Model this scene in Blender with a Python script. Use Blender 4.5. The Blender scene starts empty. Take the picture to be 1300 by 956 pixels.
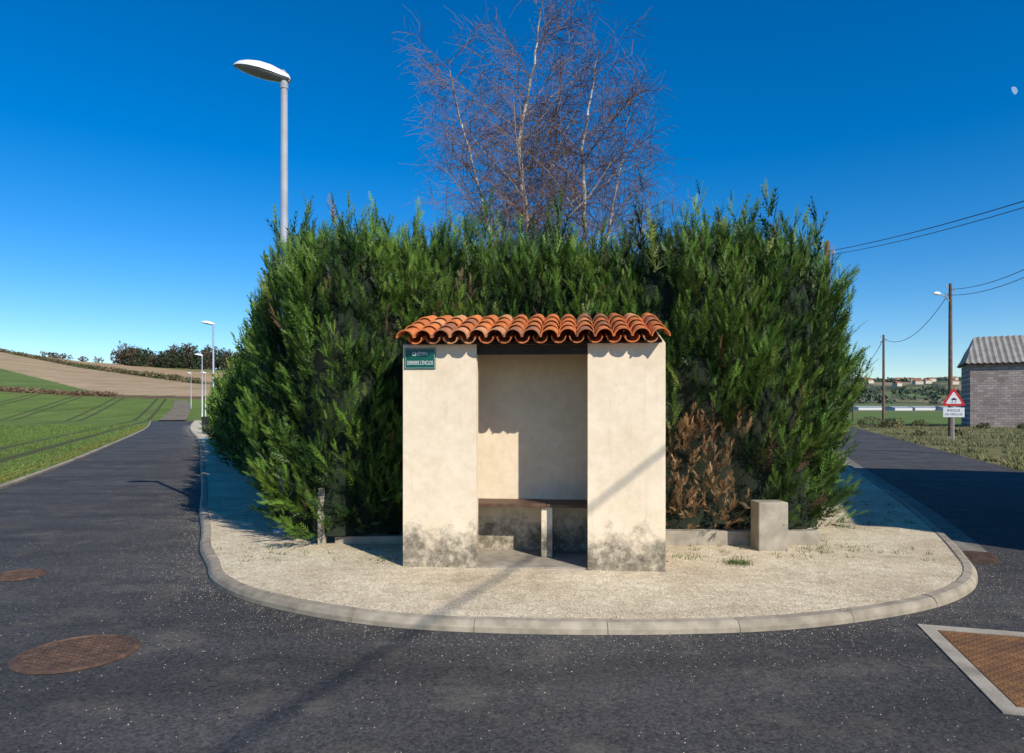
import bpy, math, random
import numpy as np
from mathutils import Vector, Matrix
random.seed(7); rng=np.random.default_rng(7)
scene=bpy.context.scene
COL=scene.collection

# ---------------------------------------------------------------- helpers
def link(o,parent=None):
    COL.objects.link(o)
    if parent: o.parent=parent
    return o
def empty(name,loc=(0,0,0),rz=0):
    e=bpy.data.objects.new(name,None); e.location=loc; e.rotation_euler=(0,0,rz); e.empty_display_size=0.3
    return link(e)
def mesh_obj(name,verts,faces,mat,parent=None,smooth=False,col=None):
    me=bpy.data.meshes.new(name); me.from_pydata([tuple(v) for v in verts],[],faces); me.update()
    if mat: me.materials.append(mat)
    if smooth:
        me.polygons.foreach_set('use_smooth',[True]*len(me.polygons))
    if col is not None:
        a=me.color_attributes.new('Col','FLOAT_COLOR','POINT'); a.data.foreach_set('color',np.asarray(col,dtype=np.float32).ravel())
    return link(bpy.data.objects.new(name,me),parent)
def tri_obj(name,V,C,mat,parent=None):
    M=len(V); me=bpy.data.meshes.new(name)
    me.vertices.add(M*3); me.vertices.foreach_set('co',V.reshape(-1).astype(np.float32))
    me.loops.add(M*3); me.loops.foreach_set('vertex_index',np.arange(M*3,dtype=np.int32))
    me.polygons.add(M); me.polygons.foreach_set('loop_start',np.arange(0,M*3,3,dtype=np.int32))
    try: me.polygons.foreach_set('loop_total',np.full(M,3,dtype=np.int32))
    except Exception: pass
    me.update(calc_edges=True)
    a=me.color_attributes.new('Col','FLOAT_COLOR','POINT')
    c=np.ones((M*3,4),dtype=np.float32); c[:,:3]=C.reshape(-1,3); a.data.foreach_set('color',c.ravel())
    me.materials.append(mat); me.validate()
    return link(bpy.data.objects.new(name,me),parent)
class MB:
    def __init__(s): s.v=[]; s.f=[]; s.c=[]
    def add(s,verts,faces,c=(1,1,1)):
        o=len(s.v); s.v+= [tuple(v) for v in verts]; s.f+=[tuple(i+o for i in f) for f in faces]; s.c+=[(c[0],c[1],c[2],1)]*len(verts)
    def box(s,x0,x1,y0,y1,z0,z1,c=(1,1,1),M=None):
        v=[(x0,y0,z0),(x1,y0,z0),(x1,y1,z0),(x0,y1,z0),(x0,y0,z1),(x1,y0,z1),(x1,y1,z1),(x0,y1,z1)]
        if M is not None: v=[M@Vector(p) for p in v]
        s.add(v,[(0,3,2,1),(4,5,6,7),(0,1,5,4),(1,2,6,5),(2,3,7,6),(3,0,4,7)],c)
    def tube(s,pts,rad,n=8,c=(1,1,1),cap=True):
        P=[Vector(p) for p in pts]; vs=[]; k=len(P)
        up=Vector((0,0,1))
        for i in range(k):
            d=(P[min(i+1,k-1)]-P[max(i-1,0)]).normalized()
            a=d.cross(up)
            if a.length<0.05: a=d.cross(Vector((1,0,0)))
            a.normalize(); b=d.cross(a)
            for j in range(n):
                t=2*math.pi*j/n; vs.append(P[i]+(a*math.cos(t)+b*math.sin(t))*rad[i])
        fs=[]
        for i in range(k-1):
            for j in range(n):
                fs.append((i*n+j,i*n+(j+1)%n,(i+1)*n+(j+1)%n,(i+1)*n+j))
        if cap and n>2:
            fs.append(tuple(range(n))); fs.append(tuple(range((k-1)*n,k*n)))
        s.add(vs,fs,c)
    def obj(s,name,mat,parent=None,smooth=False,bevel=0):
        o=mesh_obj(name,s.v,s.f,mat,parent,smooth,s.c)
        if bevel:
            m=o.modifiers.new('bev','BEVEL'); m.width=bevel; m.segments=2; m.limit_method='ANGLE'
        return o
def mat_new(name):
    m=bpy.data.materials.new(name); m.use_nodes=True
    nt=m.node_tree; b=nt.nodes['Principled BSDF']; return m,nt,b
def N(nt,t,**k):
    n=nt.nodes.new(t)
    for a,v in k.items(): setattr(n,a,v)
    return n
def noise(nt,vec,scale,detail=4,rough=0.55):
    n=N(nt,'ShaderNodeTexNoise'); n.inputs['Scale'].default_value=scale; n.inputs['Detail'].default_value=detail; n.inputs['Roughness'].default_value=rough
    nt.links.new(vec,n.inputs['Vector']); return n.outputs['Fac']
def ramp(nt,fac,stops):
    r=N(nt,'ShaderNodeValToRGB'); e=r.color_ramp.elements
    e[0].position=stops[0][0]; e[0].color=(*stops[0][1],1); e[1].position=stops[-1][0]; e[1].color=(*stops[-1][1],1)
    for p,c in stops[1:-1]:
        q=e.new(p); q.color=(*c,1)
    nt.links.new(fac,r.inputs[0]); return r.outputs[0]
def mix(nt,fac,a,b,mode='MIX'):
    m=N(nt,'ShaderNodeMix',data_type='RGBA',blend_type=mode)
    for s,v in ((m.inputs[0],fac),(m.inputs[6],a),(m.inputs[7],b)):
        if isinstance(v,bpy.types.NodeSocket): nt.links.new(v,s)
        elif isinstance(v,(tuple,list)): s.default_value=(*v,1)
        else: s.default_value=v
    return m.outputs[2]
def pos(nt): return N(nt,'ShaderNodeNewGeometry').outputs['Position']
def bump(nt,b,h,strength,dist):
    n=N(nt,'ShaderNodeBump'); n.inputs['Strength'].default_value=strength; n.inputs['Distance'].default_value=dist
    nt.links.new(h,n.inputs['Height']); nt.links.new(n.outputs[0],b.inputs['Normal'])
def simple(name,c1,c2,scale=8,rough=.7,bs=.3,bd=.01,metal=0,usecol=False,fine=None):
    m,nt,b=mat_new(name); p=pos(nt)
    f=noise(nt,p,scale,5)
    c=ramp(nt,f,[(.3,c1),(.7,c2)])
    if usecol:
        a=N(nt,'ShaderNodeAttribute',attribute_name='Col'); c=mix(nt,1.0,c,a.outputs['Color'],'MULTIPLY')
    nt.links.new(c,b.inputs['Base Color']); b.inputs['Roughness'].default_value=rough; b.inputs['Metallic'].default_value=metal
    if bs: bump(nt,b,noise(nt,p,fine or scale*6,4),bs,bd)
    return m

# ---------------------------------------------------------------- materials
def m_attr(name,rough=.7,nscale=None):
    m,nt,b=mat_new(name); a=N(nt,'ShaderNodeAttribute',attribute_name='Col'); c=a.outputs['Color']
    if nscale:
        f=noise(nt,pos(nt),nscale,4); c=mix(nt,1.0,c,ramp(nt,f,[(.3,(.6,.6,.6)),(.7,(1.3,1.3,1.3))]),'MULTIPLY')
    nt.links.new(c,b.inputs['Base Color']); b.inputs['Roughness'].default_value=rough
    b.inputs['Specular IOR Level'].default_value=.25
    return m
M_leaf=m_attr('conifer_foliage',.5)
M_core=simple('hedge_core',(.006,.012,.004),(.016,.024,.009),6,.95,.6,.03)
M_grass=m_attr('grass_blades',.7)
M_bark=m_attr('birch_bark',.75,14)
M_conc=simple('kerb_concrete',(.24,.20,.145),(.43,.365,.27),7,.9,.35,.004,usecol=True,fine=90)
M_conc2=simple('old_concrete',(.24,.205,.155),(.44,.38,.29),5,.9,.5,.006,fine=60)
M_wood=simple('weathered_pole_wood',(.09,.055,.035),(.2,.125,.08),5,.85,.4,.005)
M_dark=simple('dark_beam_wood',(.02,.013,.009),(.05,.032,.02),8,.8,.3,.004)
M_seat=simple('seat_wood',(.06,.03,.018),(.15,.08,.045),9,.6,.3,.003)
M_cable=simple('black_cable',(.012,.012,.012),(.02,.02,.02),5,.5,0)
M_steel=simple('galvanised_steel',(.36,.37,.38),(.52,.53,.54),3,.45,.05,.001,metal=.35)
M_white=simple('lamp_shell_paint',(.76,.77,.77),(.84,.84,.84),2,.35,0)
M_lens=simple('lamp_lens',(.25,.25,.25),(.35,.35,.34),4,.2,0)
M_peb=m_attr('pebbles',.85)
M_green=simple('sign_enamel',(.0,.075,.05),(.004,.1,.068),6,.3,.02,.001)
M_signw=simple('sign_white',(.75,.75,.74),(.82,.82,.8),4,.35,0)
M_red=simple('sign_red',(.6,.02,.02),(.7,.03,.03),4,.35,0)
M_black=simple('sign_black',(.01,.01,.01),(.02,.02,.02),4,.5,0)
M_insul=simple('insulator',(.3,.3,.28),(.5,.5,.48),4,.3,0)

def math_n(nt,op,a,bv,clamp=False):
    m=N(nt,'ShaderNodeMath',operation=op); m.use_clamp=clamp
    for i,v in ((0,a),(1,bv)):
        if isinstance(v,bpy.types.NodeSocket): nt.links.new(v,m.inputs[i])
        else: m.inputs[i].default_value=v
    return m.outputs[0]
# asphalt
M_asph,nt,b=mat_new('asphalt'); p=pos(nt)
big=noise(nt,p,.35,5,.6); fine=noise(nt,p,42,5,.85)
vo=N(nt,'ShaderNodeTexVoronoi'); vo.inputs['Scale'].default_value=70; nt.links.new(p,vo.inputs['Vector'])
c=ramp(nt,big,[(.3,(.045,.043,.043)),(.7,(.074,.069,.065))])
c=mix(nt,1.0,c,ramp(nt,fine,[(.36,(.35,.35,.35)),(.5,(1,1,1)),(.64,(1.9,1.85,1.78))]),'MULTIPLY')
spk=ramp(nt,vo.outputs['Color'],[(.72,(0,0,0)),(.9,(.6,.6,.6))])
c=mix(nt,spk,c,(.12,.11,.095))
med=noise(nt,p,1.7,8,.78)
c=mix(nt,ramp(nt,med,[(.51,(0,0,0)),(.72,(.6,.6,.6))]),c,(.19,.16,.12))
mpn=N(nt,'ShaderNodeMapping'); mpn.inputs['Scale'].default_value=(.25,1.6,1); nt.links.new(p,mpn.inputs[0])
sf=noise(nt,mpn.outputs[0],1.2,4,.6)
c=mix(nt,1.0,c,ramp(nt,sf,[(.35,(.8,.8,.8)),(.65,(1.2,1.2,1.2))]),'MULTIPLY')
nt.links.new(c,b.inputs['Base Color']); b.inputs['Roughness'].default_value=.85
b.inputs['Specular IOR Level'].default_value=.25
bump(nt,b,fine,.8,.008)

# gravel
M_grav,nt,b=mat_new('crushed_limestone_gravel'); p=pos(nt)
vo=N(nt,'ShaderNodeTexVoronoi'); vo.inputs['Scale'].default_value=75; nt.links.new(p,vo.inputs['Vector'])
big=noise(nt,p,.9,6,.65); med=noise(nt,p,7,6,.72)
c=ramp(nt,big,[(.3,(.52,.41,.27)),(.5,(.69,.57,.39)),(.7,(.80,.69,.50))])
c=mix(nt,1.0,c,ramp(nt,med,[(.3,(.76,.74,.70)),(.62,(1.08,1.08,1.08))]),'MULTIPLY')
bw=N(nt,'ShaderNodeRGBToBW'); nt.links.new(vo.outputs['Color'],bw.inputs[0])
c=mix(nt,1.0,c,ramp(nt,bw.outputs[0],[(.15,(.68,.67,.64)),(.8,(1.18,1.18,1.18))]),'MULTIPLY')
dirt=noise(nt,p,2.1,7,.7)
c=mix(nt,ramp(nt,dirt,[(.55,(0,0,0)),(.72,(.55,.55,.55))]),c,(.30,.22,.13))
nt.links.new(c,b.inputs['Base Color']); b.inputs['Roughness'].default_value=.95
bump(nt,b,vo.outputs['Distance'],.6,.008)

# stucco with grime low down
M_stuc,nt,b=mat_new('cream_stucco'); p=pos(nt)
sx=N(nt,'ShaderNodeSeparateXYZ'); nt.links.new(p,sx.inputs[0])
f1=noise(nt,p,2.2,5,.6); f2=noise(nt,p,11,8,.75); f3=noise(nt,p,120,3,.6)
c=ramp(nt,f1,[(.3,(.80,.645,.45)),(.7,(.90,.75,.55))])
c=mix(nt,1.0,c,ramp(nt,f2,[(.3,(.88,.86,.82)),(.6,(1.0,1.0,1.0))]),'MULTIPLY')
f4=noise(nt,p,4.5,8,.72)
zz=math_n(nt,'SUBTRACT',math_n(nt,'MULTIPLY',math_n(nt,'SUBTRACT',f4,.5),1.9),math_n(nt,'MULTIPLY',math_n(nt,'SUBTRACT',sx.outputs[2],.42),1.9))
st=ramp(nt,zz,[(.0,(0,0,0)),(.45,(.92,.92,.92))])
stc=ramp(nt,f2,[(.36,(.07,.062,.042)),(.5,(.22,.185,.13)),(.62,(.5,.42,.3))])
c=mix(nt,st,c,stc)
mp=N(nt,'ShaderNodeMapping'); mp.inputs['Scale'].default_value=(7,7,.5); nt.links.new(p,mp.inputs[0])
f5=noise(nt,mp.outputs[0],1.6,5,.6)
c=mix(nt,ramp(nt,f5,[(.58,(0,0,0)),(.8,(.38,.38,.38))]),c,(.40,.33,.24))
nt.links.new(c,b.inputs['Base Color']); b.inputs['Roughness'].default_value=.92
bump(nt,b,f3,.35,.004)

M_tile,nt,b=mat_new('terracotta_tiles'); p=pos(nt)
a=N(nt,'ShaderNodeAttribute',attribute_name='Col')
c=mix(nt,1.0,a.outputs['Color'],ramp(nt,noise(nt,p,14,6,.7),[(.3,(.6,.55,.5)),(.55,(1.05,1.05,1.05)),(.75,(1.2,1.25,1.3))]),'MULTIPLY')
nt.links.new(c,b.inputs['Base Color']); b.inputs['Roughness'].default_value=.8; bump(nt,b,noise(nt,p,60,4),.3,.004)

M_iron,nt,b=mat_new('rusted_cast_iron'); p=pos(nt)
c=ramp(nt,noise(nt,p,12,6,.7),[(.3,(.05,.032,.022)),(.55,(.12,.066,.038)),(.75,(.22,.13,.08))])
nt.links.new(c,b.inputs['Base Color']); b.inputs['Roughness'].default_value=.75; b.inputs['Metallic'].default_value=.15
bump(nt,b,noise(nt,p,90,3),.4,.003)
M_plate,nt,b=mat_new('rusted_chequer_plate'); p=pos(nt)
c=ramp(nt,noise(nt,p,5,6,.7),[(.3,(.10,.048,.02)),(.55,(.21,.095,.03)),(.75,(.32,.16,.05))])
nt.links.new(c,b.inputs['Base Color']); b.inputs['Roughness'].default_value=.75
bump(nt,b,noise(nt,p,80,3),.4,.003)

# ground
M_ground,nt,b=mat_new('fields_ground'); p=pos(nt)
a=N(nt,'ShaderNodeAttribute',attribute_name='Col')
mp=N(nt,'ShaderNodeMapping'); mp.inputs['Rotation'].default_value=(0,0,math.radians(-28)); mp.inputs['Scale'].default_value=(3.0,.04,1); nt.links.new(p,mp.inputs[0])
rows=noise(nt,mp.outputs[0],.6,5,.7)
c=mix(nt,1.0,a.outputs['Color'],ramp(nt,rows,[(.35,(.68,.7,.66)),(.65,(1.3,1.27,1.3))]),'MULTIPLY')
c=mix(nt,1.0,c,ramp(nt,noise(nt,p,.05,6,.7),[(.3,(.75,.78,.7)),(.7,(1.22,1.2,1.25))]),'MULTIPLY')
c=mix(nt,1.0,c,ramp(nt,noise(nt,p,3,6,.75),[(.3,(.6,.6,.6)),(.7,(1.35,1.3,1.3))]),'MULTIPLY')
# tractor tramlines in the wheat: pairs of bare wheel tracks every 9 m
sx=N(nt,'ShaderNodeSeparateXYZ'); nt.links.new(p,sx.inputs[0])
u=math_n(nt,'ADD',sx.outputs[0],math_n(nt,'MULTIPLY',sx.outputs[1],.465))
md=math_n(nt,'FLOORED_MODULO',u,9.0)
def near(v0): 
    return math_n(nt,'SUBTRACT',1.0,math_n(nt,'DIVIDE',math_n(nt,'ABSOLUTE',math_n(nt,'SUBTRACT',md,v0),0.0),.42),True)
tr_=math_n(nt,'MAXIMUM',near(1.0),near(2.8))
msk=math_n(nt,'MULTIPLY',math_n(nt,'LESS_THAN',u,-5.0),math_n(nt,'LESS_THAN',sx.outputs[1],147.0))
msk=math_n(nt,'MULTIPLY',msk,math_n(nt,'GREATER_THAN',sx.outputs[1],0.0))
c=mix(nt,math_n(nt,'MULTIPLY',math_n(nt,'MULTIPLY',tr_,msk),1.4,True),c,(.085,.085,.035))
nt.links.new(c,b.inputs['Base Color']); b.inputs['Roughness'].default_value=1; b.inputs['Specular IOR Level'].default_value=.1
bump(nt,b,noise(nt,p,5,5,.7),.5,.06)

# ---------------------------------------------------------------- camera, sun, sky
cam=bpy.data.cameras.new('camera'); co=link(bpy.data.objects.new('camera',cam)); scene.camera=co
co.location=(0,0,1.6); co.rotation_euler=(math.radians(90),0,0)
cam.lens=24; cam.sensor_width=36; cam.shift_y=.0308; cam.clip_end=20000; cam.clip_start=.05
sd=Vector((-.77,1,-.89)).normalized()
sun=bpy.data.lights.new('sun','SUN'); sun.energy=5; sun.angle=math.radians(.5); sun.color=(1,.95,.86)
so=link(bpy.data.objects.new('sun',sun)); so.rotation_euler=sd.to_track_quat('-Z','Y').to_euler(); so.location=(20,-25,25)
w=bpy.data.worlds.new('World'); scene.world=w; w.use_nodes=True; nt=w.node_tree
bg=nt.nodes['Background']; sk=N(nt,'ShaderNodeTexSky',sky_type='NISHITA'); sk.sun_disc=False
sk.sun_elevation=math.asin(-sd.z); sk.sun_rotation=math.atan2(-sd.x,-sd.y); sk.air_density=1.0; sk.dust_density=.05; sk.ozone_density=5.0; sk.altitude=300
hs=N(nt,'ShaderNodeHueSaturation'); hs.inputs['Saturation'].default_value=1.38; hs.inputs['Hue'].default_value=.504
nt.links.new(sk.outputs[0],hs.inputs['Color']); nt.links.new(hs.outputs[0],bg.inputs[0]); bg.inputs[1].default_value=.14
scene.view_settings.view_transform='Standard'; scene.view_settings.look='None'; scene.view_settings.exposure=0

# ---------------------------------------------------------------- terrain
GZ=-.085; RZ=-.08
def sm(t): t=np.clip(t,0,1); return t*t*(3-2*t)
def vnoise(x,y,s,seed=0):
    x=x/s; y=y/s
    return (np.sin(x*1.7+seed)+np.sin(y*2.1+seed*2.3+x*.7)+np.sin((x+y)*1.13+seed*.7)+np.sin(x*3.9-y*2.7+seed))/4
def hgt(x,y):
    x=np.asarray(x,float); y=np.asarray(y,float)
    az=np.arctan2(x,y); q=np.tan(np.clip(az,-1.2,1.2))
    zc=np.interp(q,[-.98,-.75,-.63,-.52,-.40],[35,35.5,29,26,24])
    FL=sm((-.24-az)/.12)*sm((az+1.5)/.3)
    yy=np.where(y>0,y,0)
    u=np.clip((yy-90)/310,0,1)
    hl=zc*u**1.15-np.clip(yy-405,0,400)*.06
    FR=sm((az+.1)/.3)*sm((1.5-az)/.3)
    hr=60*sm((yy-420)/1100)+vnoise(x,y,260,1)*8*sm((yy-700)/600)+55*sm((yy-1900)/900)
    return FL*hl+FR*hr
azs=np.unique(np.concatenate([np.linspace(-math.pi,math.pi,90),np.linspace(-.85,-.2,330),np.linspace(.3,.8,160)]))[:-1]
rr=np.concatenate([[.5],np.geomspace(2,90,40),np.linspace(93,520,150),np.geomspace(530,5000,60)])
A,R=np.meshgrid(azs,rr); X=R*np.sin(A); Y=R*np.cos(A)
Z=hgt(X,Y)+GZ
q=X/np.where(np.abs(Y)<1e-3,1e-3,Y)
C=np.zeros(X.shape+(3,)); C[:]=(.12,.125,.05)
def setc(mask,c): C[mask]=c
front=Y>0
left=front&(q<-.2)&(q>-3)
nz=vnoise(X,Y,9,3)
setc(left,(.14,.20,.045))
setc(left&(Y>148+2*nz),(.17,.11,.06))
setc(left&(Y>158+2*nz),(.42,.31,.18))
wedge=158+85*np.clip((-.6-q)/.15,0,2)
setc(left&(Y>158+2*nz)&(Y<wedge),(.13,.19,.05))
ln=np.interp(q,[-.75,-.46],[392,236])
setc(left&(Y>ln),(.42,.29,.16)); setc(left&(Y>ln-12)&(Y<ln+6),(.15,.15,.06))
setc(left&(Y>ln+110),(.2,.2,.08))
setc((A<-.95)&front,(.13,.19,.045))
right=front&(q>.3)
setc(right&(Y>70),(.13,.19,.05))
setc(right&(Y>300),(.18,.18,.085))
pn=vnoise(X,Y,95,5); far=right&(Y>480)
setc(far&(pn>.25),(.14,.20,.08)); setc(far&(pn<-.3),(.30,.24,.16)); setc(far&(np.abs(pn)<.08),(.07,.09,.065))
setc(right&(Y>1250),(.09,.115,.10)); setc(right&(Y>1250)&(pn>.35),(.17,.2,.12)); setc(right&(Y>2000),(.10,.15,.2))  # farthest ridge tinted blue: distance haze put into the ground colour
vg=right&(Y<70); C[vg]=np.array((.18,.16,.07))[None]*(1+.3*nz[vg][:,None])
nA=len(azs); nR=len(rr); idx=np.arange(nA*nR).reshape(nR,nA)
a0=idx[:-1,:]; a1=np.roll(idx,-1,1)[:-1,:]; b0=idx[1:,:]; b1=np.roll(idx,-1,1)[1:,:]
F=np.stack([a0,b0,b1,a1],-1).reshape(-1,4).tolist(); F.append(list(idx[0]))
Vv=np.stack([X,Y,Z],-1).reshape(-1,3)
mesh_obj('ground',Vv,F,M_ground,None,True,np.concatenate([C.reshape(-1,3),np.ones((nA*nR,1))],1))

# ---------------------------------------------------------------- kerb curve
K0=[(-41,88),(-26.5,56),(-15.4,33.5),(-11.2,24.5),(-7.9,17.3),(-6.2,13.6),(-5.0,10.9),(-4.15,9.1),(-3.62,7.9),(-3.2,7.15),(-2.92,6.6),(-2.42,6.03),(-1.8,5.6),(-1.16,5.3),(-.54,5.14),(.29,5.06),(1.17,5.06),(2.07,5.16),(2.93,5.43),(3.64,5.78),(4.22,6.25),(4.66,6.82),(4.98,7.45),(5.4,8.35),(6.1,10.0),(6.85,11.9),(9.5,19.0),(16.9,38.5),(36,88)]
def catmull(P,step=.08):
    P=[Vector((a,b)) for a,b in P]; out=[]
    for i in range(len(P)-1):
        p0=P[max(i-1,0)]; p1=P[i]; p2=P[i+1]; p3=P[min(i+2,len(P)-1)]
        L=(p2-p1).length; n=max(3,int(L/.25)) if L<4 else int(L/1.0)
        t1=(p2-p0)/max((p1-p0).length+(p2-p1).length,1e-6)*L; t2=(p3-p1)/max((p2-p1).length+(p3-p2).length,1e-6)*L
        for k in range(n):
            t=k/n; h1=2*t**3-3*t**2+1; h2=t**3-2*t**2+t; h3=-2*t**3+3*t**2; h4=t**3-t**2
            out.append(h1*p1+h2*t1+h3*p2+h4*t2)
    out.append(P[-1]); return out
K=catmull(K0)
Kn=np.array([(p.x,p.y) for p in K])
T=np.gradient(Kn,axis=0); T/=np.linalg.norm(T,axis=1)[:,None]
NL=np.stack([-T[:,1],T[:,0]],1)
S=np.concatenate([[0],np.cumsum(np.linalg.norm(np.diff(Kn,axis=0),axis=1))])
def at(s,off=0):
    x=np.interp(s,S,Kn[:,0]); y=np.interp(s,S,Kn[:,1]); nx=np.interp(s,S,NL[:,0]); ny=np.interp(s,S,NL[:,1]); l=math.hypot(nx,ny)
    return x+nx/l*off,y+ny/l*off
def sweep_kerb(name,length,prof,zoff,s0,s1,mat,piece=1.0,gap=.008,fn=at):
    mb=MB(); s=s0
    while s<s1:
        e=min(s+piece,s1); n=5; vs=[]; g=random.uniform(.82,1.1); dz=random.uniform(-.004,.004)
        for k in range(n+1):
            t=s+gap/2+(e-s-gap)*k/n
            for (o,z) in prof:
                x,y=fn(t,o); vs.append((x,y,z+zoff+dz))
        m=len(prof); fs=[]
        for k in range(n):
            for j in range(m-1): fs.append((k*m+j,(k+1)*m+j,(k+1)*m+j+1,k*m+j+1))
        fs.append(tuple(range(m))); fs.append(tuple(range(n*m,n*m+m))[::-1])
        mb.add(vs,fs,(g,g*.985,g*.96)); s=e
    return mb.obj(name,mat)
prof=[(0,-.14),(.008,-.045),(.03,-.012),(.05,.0),(.12,.003),(.13,-.003),(.13,-.14)]
sweep_kerb('kerb',1,prof,0,0,S[-1],M_conc,gap=.005)
i_r=next(i for i in range(len(Kn)) if Kn[i,0]>4.9)
sweep_kerb('gutter',1,[(-.30,-.2),(-.29,RZ+.006),(-.15,RZ+.004-.0),(-.012,RZ+.012),(-.008,-.2)],0,S[i_r],S[-1],simple('gutter_concrete',(.14,.125,.10),(.27,.24,.19),6,.9,.3,.004,usecol=True),1.0)

LE=[(-46.5,88),(-30.0,56),(-15.4,25.0),(-10.7,14.4),(-6.6,4.6),(-1.0,-9),(4,-22)]
RE=[(14,-22),(5.0,-6),(8.0,1.4),(11.0,11.2),(13.3,17.6),(21.5,38.5),(41,88)]
poly=LE+RE+[(p[0],p[1]) for p in Kn[::-1]+NL[::-1]*.06]
mesh_obj('road',[(x,y,RZ) for x,y in poly],[tuple(range(len(poly)))],M_asph)
vp=[(p[0],p[1]) for p in Kn+NL*.07]
mesh_obj('gravel_pavement',[(x,y,-.006) for x,y in vp],[tuple(range(len(vp)))],M_grav)
LEn=np.array(LE[::-1]); LEc=np.array([(p.x,p.y) for p in catmull(LE[::-1])])
S2=np.concatenate([[0],np.cumsum(np.linalg.norm(np.diff(LEc,axis=0),axis=1))]); T2=np.gradient(LEc,axis=0); T2/=np.linalg.norm(T2,axis=1)[:,None]; N2=np.stack([-T2[:,1],T2[:,0]],1)
def at2(s,off=0):
    x=np.interp(s,S2,LEc[:,0]); y=np.interp(s,S2,LEc[:,1]); nx=np.interp(s,S2,N2[:,0]); ny=np.interp(s,S2,N2[:,1]); return x+nx*off,y+ny*off
sweep_kerb('kerb',1,[(-.02,-.2),(-.015,RZ+.05),(.0,RZ+.06),(.11,RZ+.06),(.12,RZ+.05),(.12,-.2)],0,0,S2[-1],M_conc,1.0,fn=at2)
tp=[(-43.7,87.5),(-50,102),(-59,122),(-68,140)]
tc=catmull(tp); vs=[];fs=[]
for i,pnt in enumerate(tc):
    d=(tc[min(i+1,len(tc)-1)]-tc[max(i-1,0)]).normalized(); n=Vector((-d.y,d.x)); wd=1.7-.5*i/len(tc)
    for o in (-wd,-wd*.33,wd*.33,wd):
        q2=pnt+n*o; vs.append((q2.x,q2.y,float(hgt(q2.x,q2.y))+.06))
for i in range(len(tc)-1):
    for j in range(3): fs.append((i*4+j,i*4+j+1,(i+1)*4+j+1,(i+1)*4+j))
mesh_obj('dirt_track',vs,fs,simple('dirt',(.12,.095,.06),(.26,.2,.12),.8,1,.3,.03))

# ---------------------------------------------------------------- manholes
def manhole(x,y,r):
    e=empty('manhole_cover',(x,y,RZ),.4); mb=MB()
    n=48
    def ring(r0,r1,z0,z1):
        v=[];f=[]
        for i in range(n):
            a=2*math.pi*i/n; c,s_=math.cos(a),math.sin(a)
            v+=[(r0*c,r0*s_,z0),(r1*c,r1*s_,z1)]
        for i in range(n):
            j=(i+1)%n; f.append((2*i,2*i+1,2*j+1,2*j))
        mb.add(v,f)
    ring(r,r*.93,.004,.014); ring(r*.93,r*.88,.014,.014); ring(r*.88,r*.87,.014,.006)
    mb.add([(r*.87*math.cos(2*math.pi*i/n),r*.87*math.sin(2*math.pi*i/n),.006) for i in range(n)],[tuple(range(n))])
    o=mb.obj('frame_and_lid',M_iron,e)
    mb=MB(); k=int(r/.035); st=r*.82/k
    for i in range(-k,k+1):
        for j in range(-k,k+1):
            cx,cy=i*st,j*st
            if math.hypot(cx,cy)<r*.8 and (i+j)%2==0:
                h=st*.62; mb.add([(cx-h,cy,.0065),(cx,cy-h,.0065),(cx+h,cy,.0065),(cx,cy+h,.0065),(cx-h*.6,cy,.012),(cx,cy-h*.6,.012),(cx+h*.6,cy,.012),(cx,cy+h*.6,.012)],[(4,5,6,7),(0,1,5,4),(1,2,6,5),(2,3,7,6),(3,0,4,7)])
    mb.obj('tread_studs',M_iron,e)
manhole(-2.98,4.68,.385); manhole(-4.95,6.85,.25)
e=empty('access_hatch',(3.14,5.29,RZ),math.radians(-16))
mb=MB(); W,D_=1.6,1.6; b_=.10
for (x0,x1,y0,y1) in ((0,W,-b_,0),(0,W,-D_,-D_+b_),(0,b_,-D_+b_,-b_),(W-b_,W,-D_+b_,-b_)):
    mb.box(x0,x1,y0,y1,-.05,.008)
mb.obj('concrete_frame',M_conc2,e)
mb=MB()
mb.box(b_+.012,W/2-.004,-D_+b_+.012,-b_-.012,-.05,.004); mb.box(W/2+.004,W-b_-.012,-D_+b_+.012,-b_-.012,-.05,.004)
mb.obj('steel_plates',M_plate,e)
mb=MB(); st=.036
for i in range(int((W-2*b_-.04)/st)):
    for j in range(int((D_-2*b_-.04)/st)):
        cx=b_+.03+i*st; cy=-D_+b_+.03+j*st; a=math.radians(45 if (i+j)%2 else -45)
        if abs(cx-W/2)<.016: continue
        dx,dy=math.cos(a)*.014,math.sin(a)*.014; ex,ey=-math.sin(a)*.004,math.cos(a)*.004
        mb.add([(cx-dx,cy-dy,.0045),(cx+ex,cy+ey,.0045),(cx+dx,cy+dy,.0045),(cx-ex,cy-ey,.0045),(cx,cy,.009)],[(0,1,4),(1,2,4),(2,3,4),(3,0,4)])
mb.obj('tread_pattern',M_plate,e)
e=empty('drain_grate',(*at(S[i_r]+.3,-.17),RZ+.014),math.atan2(1,.5))
mb=MB(); mb.box(-.3,.3,-.14,.14,-.03,.002); mb.obj('frame',M_iron,e)
mb=MB()
for i in range(11): mb.box(-.27+i*.05,-.27+i*.05+.022,-.115,.115,.003,.012)
mb.obj('bars',M_iron,e)

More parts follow.
